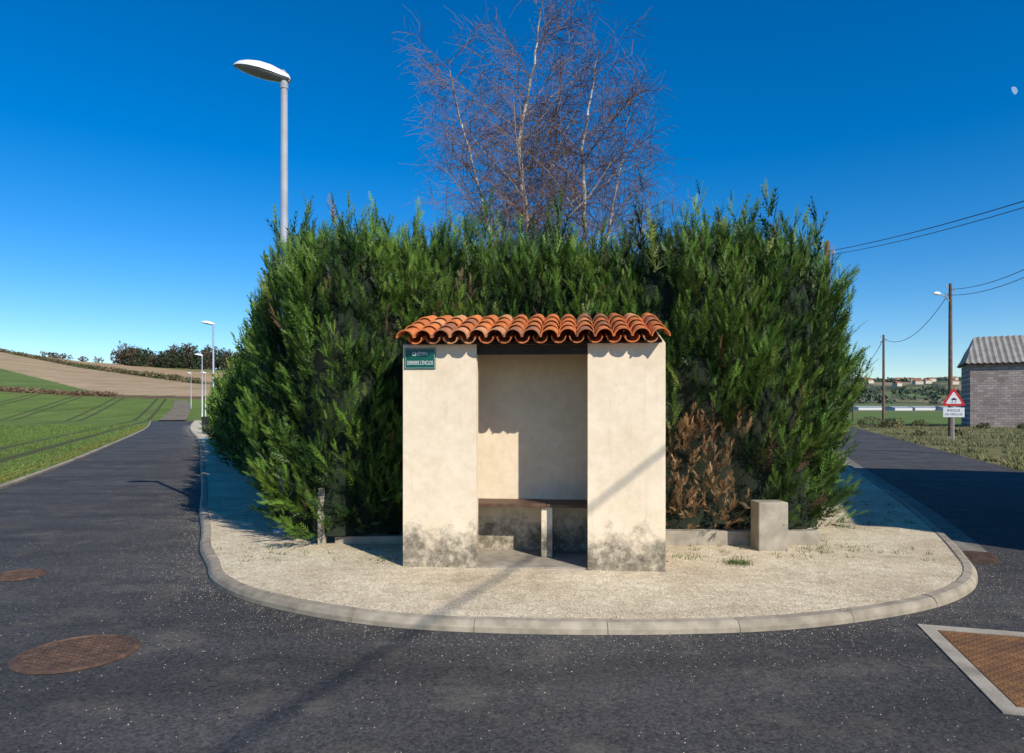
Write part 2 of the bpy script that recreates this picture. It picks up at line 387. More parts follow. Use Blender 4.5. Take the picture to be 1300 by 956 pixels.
# ---------------------------------------------------------------- bus shelter
sh=empty('bus_shelter',(-1.105,6.92,0),math.radians(-5))
Wd=2.62; DEP=.82; sl=.27
def zr(v): return 2.24+sl*v
mb=MB()
def wall_prism(x0,x1,y0,y1,zb=-.05):
    v=[(x0,y0,zb),(x1,y0,zb),(x1,y1,zb),(x0,y1,zb),(x0,y0,zr(y0)),(x1,y0,zr(y0)),(x1,y1,zr(y1)),(x0,y1,zr(y1))]
    mb.add(v,[(0,3,2,1),(4,5,6,7),(0,1,5,4),(1,2,6,5),(2,3,7,6),(3,0,4,7)])
wall_prism(0,.75,0,.14); wall_prism(1.862,Wd,0,.14)
wall_prism(0,.14,.14,DEP); wall_prism(Wd-.14,Wd,.14,DEP)
wall_prism(0,Wd,DEP,DEP+.15)
o=mb.obj('walls',M_stuc,sh)
mb=MB(); mb.box(.14,Wd-.14,.02,DEP,-.05,.012); mb.obj('floor_slab',M_conc2,sh,bevel=.004)
mb=MB(); mb.box(1.38,1.5,.46,DEP-.002,.012,.545); mb.obj('bench_support',M_stuc,sh,bevel=.006)
mb=MB(); mb.box(.143,1.435,.42,DEP-.003,.547,.585); mb.box(1.44,Wd-.143,.42,DEP-.003,.547,.583); mb.obj('bench_seat',M_seat,sh,bevel=.005)
mb=MB(); mb.box(.752,1.86,.03,.11,2.14,2.235); mb.box(.14,Wd-.14,DEP-.09,DEP-.002,2.31,2.41)
mb.obj('beams',M_dark,sh)
mb=MB()
y0,y1=-.12,1.04
mb.add([(.03,.0,zr(0)+.006),(Wd-.03,.0,zr(0)+.006),(Wd-.03,y1,zr(y1)+.006),(.03,y1,zr(y1)+.006),(.03,.0,zr(0)+.026),(Wd-.03,.0,zr(0)+.026),(Wd-.03,y1,zr(y1)+.026),(.03,y1,zr(y1)+.026)],[(0,3,2,1),(4,5,6,7),(0,1,5,4),(1,2,6,5),(2,3,7,6),(3,0,4,7)])
mb.obj('roof_deck',M_dark,sh)
mb=MB(); ncol=14; A0=.068; pitch=(Wd-.136)/ncol; cs=1/math.sqrt(1+sl*sl); sn=sl*cs
def tile(ac,b0,L,r0,r1,lift0,lift1,up,c):
    n=10; th=.011; vs=[]; sg=1 if up else -1
    yaw=random.uniform(-.03,.03)
    for (bb,r,lf) in ((b0,r0,lift0),(b0+L,r1,lift1)):
        for rad in (r,r-th):
            for k in range(n+1):
                t=math.pi*k/n
                a_=ac+rad*math.cos(t)+yaw*(bb-b0); h=lf+sg*rad*math.sin(t)*.92
                vs.append((a_,y0-.04+bb*cs-h*sn,zr(y0)+.03+bb*sn+h*cs))
    m=n+1; fs=[]
    for k in range(n):
        fs.append((k,k+1,2*m+k+1,2*m+k)); fs.append((m+k,3*m+k,3*m+k+1,m+k+1)); fs.append((k,m+k,m+k+1,k+1)); fs.append((2*m+k,2*m+k+1,3*m+k+1,3*m+k))
    fs.append((0,2*m,3*m,m)); fs.append((n,m+n,3*m+n,2*m+n))
    mb.add(vs,fs,c)
def tc_():
    g=random.uniform(.8,1.15); k=random.random()
    if k<.12: return (.40*g,.15*g,.07*g)
    if k<.26: return (.66*g,.30*g,.13*g)
    return (.64*g,.19*g,.05*g)
Lr=(y1-y0+.06)/cs; nrow=4; ex=Lr/nrow
for i in range(ncol+1):
    a_=A0+i*pitch
    for j in range(nrow):
        if i<ncol: tile(a_+pitch/2,j*ex+.02,ex+.08,.074,.084,.056,.046,False,tc_())
        g=random.uniform(-.018,.018)
        tile(a_,j*ex-.02+g,ex+.09,.090,.074,.058,.040,True,tc_())
mb.obj('roof_tiles',M_tile,sh,smooth=False)
mb=MB(); mb.box(.02,.335,-.014,-.001,1.995,2.205); mb.obj('name_plate',M_green,sh,bevel=.003)
mb=MB()
for (x0,x1,z0,z1) in ((.028,.327,2.195,2.197),(.028,.327,2.003,2.005),(.028,.030,2.005,2.195),(.325,.327,2.005,2.195)):
    mb.box(x0,x1,-.0165,-.0145,z0,z1)
mb.obj('name_plate_border',M_signw,sh)
def text(s,size,loc,parent,mat,rot=(math.radians(90),0,0),name='lettering'):
    cu=bpy.data.curves.new(name,'FONT'); cu.body=s; cu.size=size; cu.align_x='CENTER'; cu.align_y='CENTER'; cu.extrude=.0004
    cu.materials.append(mat); o=link(bpy.data.objects.new(name,cu),parent); o.location=loc; o.rotation_euler=rot; return o
t=text('CHEMIN',.05,(.178,-.0165,2.145),sh,M_signw); t.scale=(.85,1.1,1)
t=text("DERRIERE L'ENCLOS",.045,(.178,-.0165,2.055),sh,M_signw); t.scale=(.66,1.25,1)

mb=MB(); mb.box(1.56,3.6,7.98,8.13,-.1,.16); mb.obj('low_wall',M_conc2,bevel=.01)
mb=MB(); mb.box(-.17,.17,-.12,.12,-.1,.54); e=mb.obj('gate_pillar',M_conc2,bevel=.012); e.location=(2.93,7.78,0); e.rotation_euler=(0,0,.05)
mb=MB(); mb.box(-.045,.045,-.045,.045,-.1,.66); e=mb.obj('fence_post',M_conc2,bevel=.008); e.location=(-2.24,8.06,0)
mb=MB(); mb.box(-2.1,-1.15,8.08,8.2,-.1,.08); mb.obj('low_wall',M_conc2,bevel=.01)

# ---------------------------------------------------------------- hedge
cols=[]
def col(x,y,R_,h): cols.append((x,y,R_,h))
for x,y,R_,h in [(-2.5,8.9,.66,3.4),(-2.0,8.5,.70,3.6),(-1.5,8.7,.7,3.45),(-1.0,8.9,.72,3.65),(-.35,9.05,.75,3.5),(.25,9.1,.75,3.6),(.85,9.1,.75,3.55),(1.45,8.95,.75,3.5),(1.9,8.72,.72,3.5),(2.3,8.62,.74,3.7),(2.8,8.65,.74,3.6),(3.25,8.7,.70,3.55),(3.6,9.0,.62,3.45)]: col(x,y,R_,h)
yy=9.9
while yy<16.2:
    col(-2.2-.455*(yy-9)+random.uniform(-.08,.08),yy,.78,random.uniform(3.6,3.95)); yy+=.85
while yy<33.5:
    col(-2.35-.465*(yy-9)+random.uniform(-.08,.08),yy,.85,random.uniform(2.5,2.8)-.02*(yy-16)); yy+=1.1
yy=10.0
while yy<24:
    col(3.42+.38*(yy-9.2)+random.uniform(-.08,.08),yy,.74,random.uniform(3.4,3.65)); yy+=1.0
def rprof(R_,h,z):
    t=np.clip(z/h,0,1)
    return R_*(.86+.2*np.sin(np.pi*np.clip(t*.8+.12,0,1)))*np.clip(1-t**14,0,1)**.6
P=[];Ax=[];Ls=[];Cb=[]
for ci,(cx,cy,R_,h) in enumerate(cols):
    farc=cy>17
    dens=56 if cy<11 else (24 if cy<17 else 12)
    if cx>3.3 and cy>10.5: dens=15
    area=2*math.pi*R_*h; n=int(area*dens); ntop=34 if cy<11 else 20
    th=rng.uniform(0,2*math.pi,n+ntop); z=.16+rng.uniform(0,1,n+ntop)**.9*(h-.16)
    top=np.zeros(n+ntop,bool); top[n:]=True; z[top]=h*rng.uniform(.9,1.0,ntop)
    r=rprof(R_,h,z); r=np.where(top,R_*np.sqrt(rng.uniform(0,1,n+ntop))*.95,r)
    lump=.11*np.sin(th*3+ci*2+z*2.3)+.08*np.sin(th*5-z*4.1+ci)+.06*np.sin(z*9+th*2+ci*3)
    rl=np.where(top,r,r+lump*(r>.2))
    px=cx+rl*np.cos(th); py=cy+rl*np.sin(th)
    keep=np.ones(n+ntop,bool)
    for cj,(ox,oy,oR,oh) in enumerate(cols):
        if cj==ci or abs(oy-cy)>2.5: continue
        keep&=~((np.hypot(px-ox,py-oy)<rprof(oR,oh,z)*.82)&(z<oh*.93)&~top)
    keep&=~((np.sin(th)>.35)&(rng.uniform(0,1,n+ntop)<.8)&(z<h*.85))
    keep&=~((px>-1.15)&(px<1.62)&(py<8.0)&(z<2.8))
    th,z,px,py,lump,top=th[keep],z[keep],px[keep],py[keep],lump[keep],top[keep]; n=len(th)
    t=z/h
    ow=np.where(t>.85,.25,.55)[:,None]; d=np.stack([np.cos(th),np.sin(th),np.zeros(n)],1)*ow+np.array([0,0,1])*(.85+.5*t[:,None])+rng.normal(0,.22,(n,3))
    d[top]=np.array([0,0,1])+rng.normal(0,.15,(top.sum(),3))
    d[:,2]*=np.where(z<.5,.35,1)
    d/=np.linalg.norm(d,axis=1)[:,None]
    sc=1.0 if not farc else 1.4
    L=rng.uniform(.26,.58,n)*sc; L=np.where(top,rng.uniform(.3,.6,n)+rng.uniform(0,1,n)**4*.45,L)
    base=np.stack([px,py,z],1)-d*(L*np.where(top,.2,.45))[:,None]
    g=np.clip(.45+lump*3.2+rng.normal(0,.25,n),0,1)[:,None]  # hollows darker, bulges lighter: shade and highlights put into the plume colour
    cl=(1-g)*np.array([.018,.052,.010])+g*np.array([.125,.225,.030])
    yel=(rng.uniform(0,1,n)<.06)[:,None]; cl=np.where(yel,np.array([.19,.24,.045]),cl)
    dpx=(px-2.2)/.72; dpz=(z-.75)/.92
    edge_=1+rng.normal(0,.18,n)+.25*np.sin(px*9+z*5)
    dead=((np.abs(dpx)**2.4+np.abs(dpz)**2.4)<edge_)&(py<8.6)
    dc=np.array([.50,.29,.14])*rng.uniform(.35,1.3,n)[:,None]
    cl=np.where(dead[:,None],dc,cl)
    tw=(rng.uniform(0,1,n)<.02)[:,None]; cl=np.where(tw,np.array([.2,.13,.07]),cl)
    L=np.where(dead,L*.55,L)
    P.append(base);Ax.append(d);Ls.append(L);Cb.append(cl)
P=np.concatenate(P);Ax=np.concatenate(Ax);Ls=np.concatenate(Ls);Cb=np.concatenate(Cb)
def unit(v): return v/np.maximum(np.linalg.norm(v,axis=-1,keepdims=True),1e-9)
def plumes(P,Ax,Ls,Cb,ns=12,nb=5,lw=.011):
    n=len(P)
    t=(np.arange(ns)+rng.uniform(0,1,(n,ns)))/ns
    o=P[:,None,:]+Ax[:,None,:]*(t*Ls[:,None])[...,None]
    rd=rng.normal(0,1,(n,ns,3)); rd-= (rd*Ax[:,None,:]).sum(-1,keepdims=True)*Ax[:,None,:]; rd=unit(rd)
    d=unit(Ax[:,None,:]*1.0+rd*(.72*(1-.65*t))[...,None])
    l=(Ls[:,None]*rng.uniform(.26,.44,(n,ns))*(1.05-.4*t))
    side=unit(np.cross(d,rng.normal(0,1,(n,ns,3))))
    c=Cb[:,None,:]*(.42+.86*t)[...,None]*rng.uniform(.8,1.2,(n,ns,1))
    o=o.reshape(-1,3);d=d.reshape(-1,3);l=l.reshape(-1);side=side.reshape(-1,3);c=c.reshape(-1,3)
    tris=[];cc=[]
    w=lw*(l/.17)[:,None]
    for k in range(nb):
        f=(k+.3)/nb
        for sg in (-1,1):
            b0=o+d*(l*f)[:,None]
            bl=(l*(.5-.32*f))[:,None]
            tip=b0+unit(d*1.0+side*sg*.6)*bl
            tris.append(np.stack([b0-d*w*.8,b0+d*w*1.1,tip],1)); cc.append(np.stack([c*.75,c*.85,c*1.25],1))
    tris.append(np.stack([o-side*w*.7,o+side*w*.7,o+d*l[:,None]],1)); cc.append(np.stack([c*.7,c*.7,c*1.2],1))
    return np.concatenate(tris),np.concatenate(cc)
nearm=P[:,1]<11
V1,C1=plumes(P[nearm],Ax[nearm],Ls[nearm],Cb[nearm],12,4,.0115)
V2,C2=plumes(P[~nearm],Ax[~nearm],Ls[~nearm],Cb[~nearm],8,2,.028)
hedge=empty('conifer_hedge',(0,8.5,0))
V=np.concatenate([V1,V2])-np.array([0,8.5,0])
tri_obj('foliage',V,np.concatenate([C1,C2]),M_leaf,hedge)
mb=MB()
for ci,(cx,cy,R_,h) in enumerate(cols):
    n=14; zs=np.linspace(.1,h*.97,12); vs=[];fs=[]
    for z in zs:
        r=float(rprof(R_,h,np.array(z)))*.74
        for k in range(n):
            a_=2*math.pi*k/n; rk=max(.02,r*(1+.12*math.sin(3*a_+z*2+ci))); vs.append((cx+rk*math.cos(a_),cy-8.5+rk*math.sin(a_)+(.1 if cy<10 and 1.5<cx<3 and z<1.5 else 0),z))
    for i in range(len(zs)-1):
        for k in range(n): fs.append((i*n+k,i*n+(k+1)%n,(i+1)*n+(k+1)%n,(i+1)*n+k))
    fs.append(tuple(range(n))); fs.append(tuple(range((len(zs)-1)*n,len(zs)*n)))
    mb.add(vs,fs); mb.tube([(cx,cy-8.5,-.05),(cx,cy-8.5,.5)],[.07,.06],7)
mb.obj('dark_core_and_stems',M_core,hedge,smooth=True)  # solid near-black hulls, coloured as the shaded hedge interior, plus stems

# ---------------------------------------------------------------- birch
mb=MB()
WH=(.56,.50,.44); TW=(.20,.12,.09); MD=(.34,.26,.21)
def rv(s=1): return Vector((random.gauss(0,s),random.gauss(0,s),random.gauss(0,s)))
def grow(st,d,L,r,lev):
    n=5 if lev<2 else (3 if lev==2 else 2); pts=[st.copy()]; rad=[r]; d=d.normalized(); p=st.copy()
    for i in range(n):
        k=(i+1)/n
        bend=Vector((0,0,.05 if lev<2 else (-.05 if lev==2 else -.2)))
        d=(d+rv(.09 if lev<3 else .14)+bend).normalized(); p=p+d*(L/n); pts.append(p.copy()); rad.append(max(r*(1-.7*k),.0024))
    c=MD if lev==1 and r>.014 else TW
    mb.tube(pts,rad,5 if lev==1 else 3,c,cap=False)
    if lev<3:
        step=.13 if lev==1 else .08; s_=step*1.3
        while s_<L*1.0:
            t=s_/L*n; i=min(int(t),n-1); f=t-i; q_=pts[i].lerp(pts[i+1],min(f,1)); dd=(pts[i+1]-pts[i]).normalized()
            ax=dd.cross(rv()).normalized(); nd=(dd*.7+ax*.75+Vector((0,0,.08))).normalized()
            grow(q_,nd,(L*.45*(1-.5*s_/L)+.18)*random.uniform(.65,1.25) if lev==1 else random.uniform(.2,.55),.0068 if lev==1 else .0038,lev+1)
            s_+=step*random.uniform(.7,1.4)
stems=[([(.25,14,0),(.3,14,2.6),(.29,14,5.3),(.14,13.95,7.0),(.45,13.9,8.6),(.62,13.9,9.9)],.072,3.9,2.75),
       ([(1.3,14.1,0),(1.42,14.1,3),(1.5,14.1,5.3),(1.45,14.1,6.9),(1.62,14.1,8.0),(1.78,14.1,9.0)],.058,3.9,2.4),
       ([(.1,14.2,0),(-.1,14.2,3),(-.45,14.3,5.2),(-.85,14.3,6.8),(-1.2,14.2,8.1),(-1.35,14.2,8.9)],.042,3.9,2.2),
       ([(1.5,14.3,0),(1.6,14.3,3),(2.0,14.3,5.2),(2.25,14.2,6.6),(2.5,14.2,8.2)],.042,3.9,1.8),
       ([(.4,14.3,0),(.5,14.4,3),(.75,14.6,5.4),(.95,14.7,7.4),(1.05,14.7,9.2)],.042,4,1.8)]
for pts,r,z0,bl in stems:
    pc=[Vector(p) for p in pts]; fine=[]
    for i in range(len(pc)-1):
        for k in range(6): fine.append(pc[i].lerp(pc[i+1],k/6)+rv(.012))
    fine.append(pc[-1]); m=len(fine); rad=[r*(1-.9*(i/(m-1))**1.1)+.003 for i in range(m)]
    for i in range(m-1):
        c=WH if rad[i]>.018 else MD
        if rad[i]<.011: c=TW
        g=random.uniform(.75,1.1) if random.random()<.8 else .35
        mb.tube(fine[i:i+2],rad[i:i+2],8,tuple(x*g for x in c),cap=False)
    z=z0; ztop=pc[-1].z
    while z<ztop-.1:
        i=min(range(m-1),key=lambda k:abs(fine[k].z-z)); q_=fine[i]; a_=random.choice((0,math.pi))+random.gauss(0,.85)
        up=random.uniform(.5,1.1); d=Vector((math.cos(a_),math.sin(a_)*.8,up))
        t=(z-z0)/(ztop-z0); L=bl*(1.05-.68*t)*random.uniform(.65,1.15)
        grow(q_,d,L,max(.008,rad[i]*.42),1)
        z+=random.uniform(.13,.24)
mb.obj('birch_tree',M_bark)

# ---------------------------------------------------------------- street lamps
def lamp(x,y,h,ang):
    e=empty('street_lamp',(x,y,0),ang); mb=MB()
    mb.tube([(0,0,-.05),(0,0,1.2),(0,0,1.22),(0,0,h-.1)],[.07,.068,.056,.042],16); mb.tube([(0,0,-.02),(0,0,.03)],[.13,.13],12)
    mb.tube([(0,0,h-.22),(0,0,h-.04),(-.03,0,h+.0)],[.05,.05,.045],12)
    o=mb.obj('pole',M_steel,e,smooth=False); o.data.polygons.foreach_set('use_smooth',[len(p.vertices)==4 for p in o.data.polygons])
    n=16; secs=[(.08,.03,.02),(.06,.08,.065),(-.04,.105,.10),(-.16,.14,.13),(-.30,.155,.135),(-.44,.14,.11),(-.54,.10,.075),(-.60,.05,.035),(-.62,.012,.01)]
    vs=[];fs=[];vb=[];fb=[]
    for (xx,wd,hh) in secs:
        z0=h-.09+(-xx)*.16
        for k in range(n+1):
            t=math.pi*k/n; vs.append((xx,wd*math.cos(t),z0+hh*math.sin(t)))
        for k in range(9):
            t=math.pi+math.pi*k/8; vb.append((xx*.97,wd*.93*math.cos(t),z0+.002+hh*.42*math.sin(t)))
    for i in range(len(secs)-1):
        for k in range(n): fs.append((i*(n+1)+k,i*(n+1)+k+1,(i+1)*(n+1)+k+1,(i+1)*(n+1)+k))
        for k in range(8): fb.append((i*9+k,i*9+k+1,(i+1)*9+k+1,(i+1)*9+k))
    mesh_obj('head_shell',vs,fs,M_white,e,True); mesh_obj('head_underside',vb,fb,M_lens,e,True)
    mb=MB(); mb.box(-.02,.07,-.04,.04,h-.13,h-.05); mb.obj('head_bracket',M_steel,e,bevel=.01)
la=math.radians(14)
lamp(-2.97,8.9,5.98,la); lamp(-15.75,36,6.1,la); lamp(-26.1,57.5,6.1,la); lamp(-38.6,86,6.1,la); lamp(-55,117,6.1,la)
bpy.data.objects['street_lamp.004'].location.z=float(hgt(-55,117))

e=empty('wheelie_bin',(-19.3,43.2,0),.3); mb=MB()
v=[(-.24,-.28,.08),(.24,-.28,.08),(.24,.26,.08),(-.24,.26,.08),(-.29,-.36,1.0),(.29,-.36,1.0),(.29,.34,1.0),(-.29,.34,1.0)]
mb.add(v,[(0,3,2,1),(4,5,6,7),(0,1,5,4),(1,2,6,5),(2,3,7,6),(3,0,4,7)]); mb.obj('body',M_black,e,bevel=.02)
mb=MB(); mb.box(-.31,.31,-.39,.37,1.0,1.05); mb.tube([(-.28,.38,1.0),(.28,.38,1.0)],[.02,.02]); mb.obj('lid',M_black,e,bevel=.015)
mb=MB(); mb.tube([(-.29,.25,.1),(-.23,.25,.1)],[.1,.1],12); mb.tube([(.23,.25,.1),(.29,.25,.1)],[.1,.1],12); mb.obj('wheels',M_black,e)

# ---------------------------------------------------------------- utility poles + wires
def upole(x,y,h,z=-.08,arm=False,light=False,r=.13):
    e=empty('utility_pole',(x,y,z)); mb=MB(); mb.tube([(0,0,-.2),(0,0,h*.5),(0,0,h)],[r,r*.85,r*.68],12); mb.tube([(0,0,h),(0,0,h+.06)],[r*.68,.02],12)
    mb.obj('shaft',M_wood,e)
    mb=MB()
    for k,zz_ in enumerate((h-.25,h-.5,h-.75)):
        s_=1 if k%2 else -1; mb.tube([(s_*.08,0,zz_),(s_*.24,0,zz_),(s_*.26,0,zz_+.1)],[.014,.014,.014],6); mb.tube([(s_*.26,0,zz_+.08),(s_*.26,0,zz_+.2)],[.045,.03],8)
    mb.obj('insulators',M_insul,e)
    if light:
        mb=MB(); mb.tube([(0,0,h-1.1),(-.4,-.1,h-.75),(-.75,-.15,h-.65)],[.035,.03,.03],8); mb.obj('bracket_arm',M_steel,e)
        mb=MB(); mb.tube([(-.65,-.13,h-.62),(-.8,-.15,h-.6),(-1.0,-.2,h-.6),(-1.2,-.25,h-.62)],[.04,.10,.11,.03],10); mb.obj('lamp_head',M_white,e,smooth=True)
    return e
upole(12.0,26,8.0,r=.16); upole(11.95,13.0,7.9); upole(.6,-17,7.9)
upole(26.2,40.8,9.1,light=True); upole(33.2,61,8.2); upole(44.2,88.5,8.0); upole(19.5,20.6,8.8); upole(60,127,8.0)
def wire(a,b_,sag,r,mbx):
    a=Vector(a);b_=Vector(b_); n=30; pts=[]
    for i in range(n+1):
        t=i/n; p=a.lerp(b_,t); p.z-=4*sag*t*(1-t); pts.append(p)
    mbx.tube(pts,[r]*(n+1),6)
mb=MB()
wire((12.0,25.9,7.55),(11.95,13.1,6.25),.15,.012,mb); wire((12.0,25.9,7.4),(11.95,13.1,6.12),.17,.010,mb)
wire((11.9,12.9,7.7),(.6,-16.9,7.7),.28,.021,mb)
for d in (0,.35):
    wire((19.5,20.6,8.3-d),(26.2,40.8,8.7-d),.75,.016,mb)
wire((26.2,40.8,8.6),(33.2,61,7.8),1.3,.02,mb); wire((33.2,61,7.8),(44.2,88.5,7.6),1.3,.026,mb); wire((44.2,88.5,7.6),(60,127,7.6),1.3,.03,mb)
mb.obj('overhead_cables',M_cable)

# ---------------------------------------------------------------- warning sign
e=empty('traffic_sign',(22.0,34,-.08),-.35); mb=MB(); mb.tube([(0,.05,0),(0,.05,2.6)],[.035,.035],10); mb.obj('post',M_steel,e)
def tri(side,y,zc,mat,name,th=.02):
    h=side*.866; v=[]
    P0=[(-side/2,-h/3),(side/2,-h/3),(0,2*h/3)]; pts=[]
    for i in range(3):
        a=Vector(P0[i]); p_=Vector(P0[i-1]); n_=Vector(P0[(i+1)%3]); k=.1
        pts+= [a.lerp(p_,k),a.lerp((p_+n_)/2,.05),a.lerp(n_,k)]
    v=[(p.x,y,zc+p.y) for p in pts]+[(p.x,y+th,zc+p.y) for p in pts]; m=len(pts)
    f=[tuple(range(m)),tuple(range(m,2*m))[::-1]]+[(i,i+m,(i+1)%m+m,(i+1)%m) for i in range(m)]
    mesh_obj(name,v,f,mat,e)
tri(1.06,0,2.1,M_red,'triangle_border'); tri(.72,-.006,2.1,M_signw,'triangle_face',.005)
mb=MB(); mb.box(-.10,.12,-.012,-.0075,2.08,2.14); mb.box(-.05,.07,-.012,-.0075,2.141,2.185)
for k in (-1,1):
    mb.tube([(k*.07,-.01,2.06),(k*.07+.04,-.01,2.01),(k*.07-.03,-.01,1.97),(k*.07+.03,-.01,1.93)],[.010]*4,5)
mb.obj('skidding_car_pictogram',M_black,e)
mb=MB(); mb.box(-.46,.46,0,.02,1.22,1.7); mb.obj('text_panel',M_signw,e,bevel=.01)
text('RISQUE',.17,(0,-.003,1.56),e,M_black); t=text('DE VERGLAS',.15,(0,-.003,1.36),e,M_black); t.scale=(.9,1,1)

# ---------------------------------------------------------------- barn
M_block,nt,b=mat_new('concrete_blocks'); tcn=N(nt,'ShaderNodeTexCoord'); mp=N(nt,'ShaderNodeMapping'); mp.inputs['Rotation'].default_value=(math.radians(90),0,0)
nt.links.new(tcn.outputs['Object'],mp.inputs[0]); br=N(nt,'ShaderNodeTexBrick'); nt.links.new(mp.outputs[0],br.inputs[0])
br.inputs['Scale'].default_value=1; br.inputs['Brick Width'].default_value=.5; br.inputs['Row Height'].default_value=.22; br.inputs['Mortar Size'].default_value=.018
br.inputs['Color1'].default_value=(.28,.22,.19,1); br.inputs['Color2'].default_value=(.42,.345,.31,1); br.inputs['Mortar'].default_value=(.2,.16,.14,1)
c=mix(nt,1.0,br.outputs[0],ramp(nt,noise(nt,tcn.outputs['Object'],.8,5),[(.3,(.75,.75,.75)),(.7,(1.15,1.15,1.15))]),'MULTIPLY'); nt.links.new(c,b.inputs['Base Color']); b.inputs['Roughness'].default_value=.95
e=empty('barn',(40.6,60.5,-.08),math.radians(-28)); mb=MB(); WB,DB,HB=18,7,5.6
mb.box(0,WB,0,DB,-.3,HB); mb.obj('block_walls',M_block,e)
M_roof=simple('fibre_cement_roof',(.20,.18,.15),(.33,.30,.26),1.2,.9,0)
hz=8.2; ov=.35; vs=[]
def corr(x): return .05*math.sin(x*2*math.pi/.45)
nseg=int((WB+2*ov)/.1125)
for i in range(nseg+1):
    x=-ov+i*.1125; k=min(max(0,(x+ov)/1.0),1); yr=DB/2; y_top=-ov+(yr+ov)*k; z_top=HB+.05+(hz-HB)*k
    vs+= [(x,-ov,HB+.02+corr(x)),(x,y_top+.001,z_top+corr(x)),(x,DB+ov-(DB/2+ov)*k,z_top+corr(x)),(x,DB+ov,HB+.02+corr(x))]
fs=[]
for i in range(nseg):
    for j in range(3): fs.append((i*4+j,(i+1)*4+j,(i+1)*4+j+1,i*4+j+1))
mesh_obj('corrugated_roof',vs,fs,M_roof,e)
mb=MB(); mb.box(8,11,-.06,-.002,-.1,3.6); mb.obj('barn_door',M_dark,e)
mb=MB(); mb.box(-.3,WB,-.3,-.18,HB-.14,HB-.05); mb.obj('eaves_board',M_dark,e)

e=empty('roadside_house',(9.3,3.8,-.08),math.atan2(-.355,.935)); mb=MB()
Lh,Wh,Hh=10.4,8,5.05
mb.box(0,Wh,0,Lh,-.2,Hh); mb.add([(0,0,Hh),(Wh,0,Hh),(Wh/2,0,Hh+.38),(0,Lh,Hh),(Wh,Lh,Hh),(Wh/2,Lh,Hh+.38)],[(0,1,2),(5,4,3)])
mb.obj('rendered_walls',simple('house_render',(.5,.42,.32),(.6,.52,.4),2,.9,.2,.004),e)
mb=MB()
for s_ in (0,1):
    x0,x1=(-.15,Wh/2) if s_==0 else (Wh/2,Wh+.15); z0,z1=(Hh+.0,Hh+.4) if s_==0 else (Hh+.4,Hh+.0)
    mb.add([(x0,-.15,z0),(x1,-.15,z1),(x1,Lh+.15,z1),(x0,Lh+.15,z0),(x0,-.15,z0+.1),(x1,-.15,z1+.1),(x1,Lh+.15,z1+.1),(x0,Lh+.15,z0+.1)],[(0,3,2,1),(4,5,6,7),(0,1,5,4),(1,2,6,5),(2,3,7,6),(3,0,4,7)],(.5,.16,.06))
mb.obj('tiled_roof',M_tile,e)
mb=MB()
for yy in (1.5,4.2,8.2): mb.box(-.03,-.002,yy,yy+1,3.0,4.2)
mb.box(-.03,-.002,1.5,2.5,.9,2.1); mb.box(-.03,-.002,7.5,8.9,.0,2.2)
mb.obj('shutters_and_door',simple('shutter_paint',(.12,.2,.22),(.16,.25,.27),4,.5,0),e)

# ---------------------------------------------------------------- distant village
M_vill=m_attr('village_buildings',.9)
mb=MB()
def vh(x,y,w,d,h,rot,wc,rc,rise=.3):
    z=float(hgt(x,y))-.5; M_=Matrix.Translation((x,y,z))@Matrix.Rotation(rot,4,'Z')
    mb.box(-w/2,w/2,-d/2,d/2,0,h,wc,M_)
    o=[(-w/2-.3,-d/2-.3,h),(w/2+.3,-d/2-.3,h),(w/2+.3,d/2+.3,h),(-w/2-.3,d/2+.3,h),(-w/2-.3,0,h+d*rise),(w/2+.3,0,h+d*rise)]
    mb.add([M_@Vector(p) for p in o],[(0,1,5,4),(3,4,5,2),(0,4,3),(1,2,5)],rc)
for (qx,yy,w_) in [(.52,470,20),(.565,450,12),(.60,460,18),(.635,455,11)]:
    vh(qx*yy,yy,w_,12,2.2,.1,(.6,.6,.58),(.35,.36,.38),.08)
for i in range(34):
    yy=random.uniform(1050,1400); qx=random.uniform(.5,.68) if i<26 else random.uniform(.66,.8)
    vh(qx*yy,yy,random.uniform(9,16),9,5,random.uniform(-.5,.5),(.55,.48,.38),(.3,.14,.09))
mb.obj('distant_village',M_vill)

# ---------------------------------------------------------------- distant trees / hedgerows / bushes
def leafblob(lst,clst,x,y,z,rx,rz,n,size,c,up=.5):
    p=rng.normal(0,1,(n,3)); p=unit(p)*rng.uniform(.35,1,(n,1))**.5*np.array([rx,rx,rz]); p+=np.array([x,y,z+rz*up*1.6])
    a=rng.normal(0,size,(n,3)); b2=rng.normal(0,size,(n,3)); t=np.stack([p,p+a,p+b2],1)
    g=(rng.uniform(.6,1.3,(n,1))*np.array(c)); lst.append(t); clst.append(np.repeat(g[:,None,:],3,1))
tl,tcl=[],[]
for i in range(120):
    qx=random.uniform(-.585,-.395) if i<95 else random.uniform(-.55,-.33); y=random.uniform(382,404)
    x=qx*y; z=float(hgt(x,y))
    kind=random.random(); c=(.045,.06,.028) if kind<.6 else (.11,.08,.055)
    hh=random.uniform(4.0,7.6)*(1.1 if -.5<qx<-.42 else .85)
    leafblob(tl,tcl,x,y,z,random.uniform(1.6,3.2),hh,190,.65,c)
for i in range(12):
    qx=random.uniform(-.75,-.6); y=398; x=qx*y; z=float(hgt(x,y)); leafblob(tl,tcl,x,y,z,1.6,1.6,50,.6,(.12,.09,.055))
leafblob(tl,tcl,-.57*395,395,float(hgt(-.57*395,395)),3.4,7.2,220,.6,(.12,.09,.065))
leafblob(tl,tcl,-.548*395,395,float(hgt(-.548*395,395)),3.2,6.4,200,.6,(.12,.09,.065))
tri_obj('distant_trees',np.concatenate(tl),np.concatenate(tcl),m_attr('tree_foliage',.9))
tl,tcl=[],[]
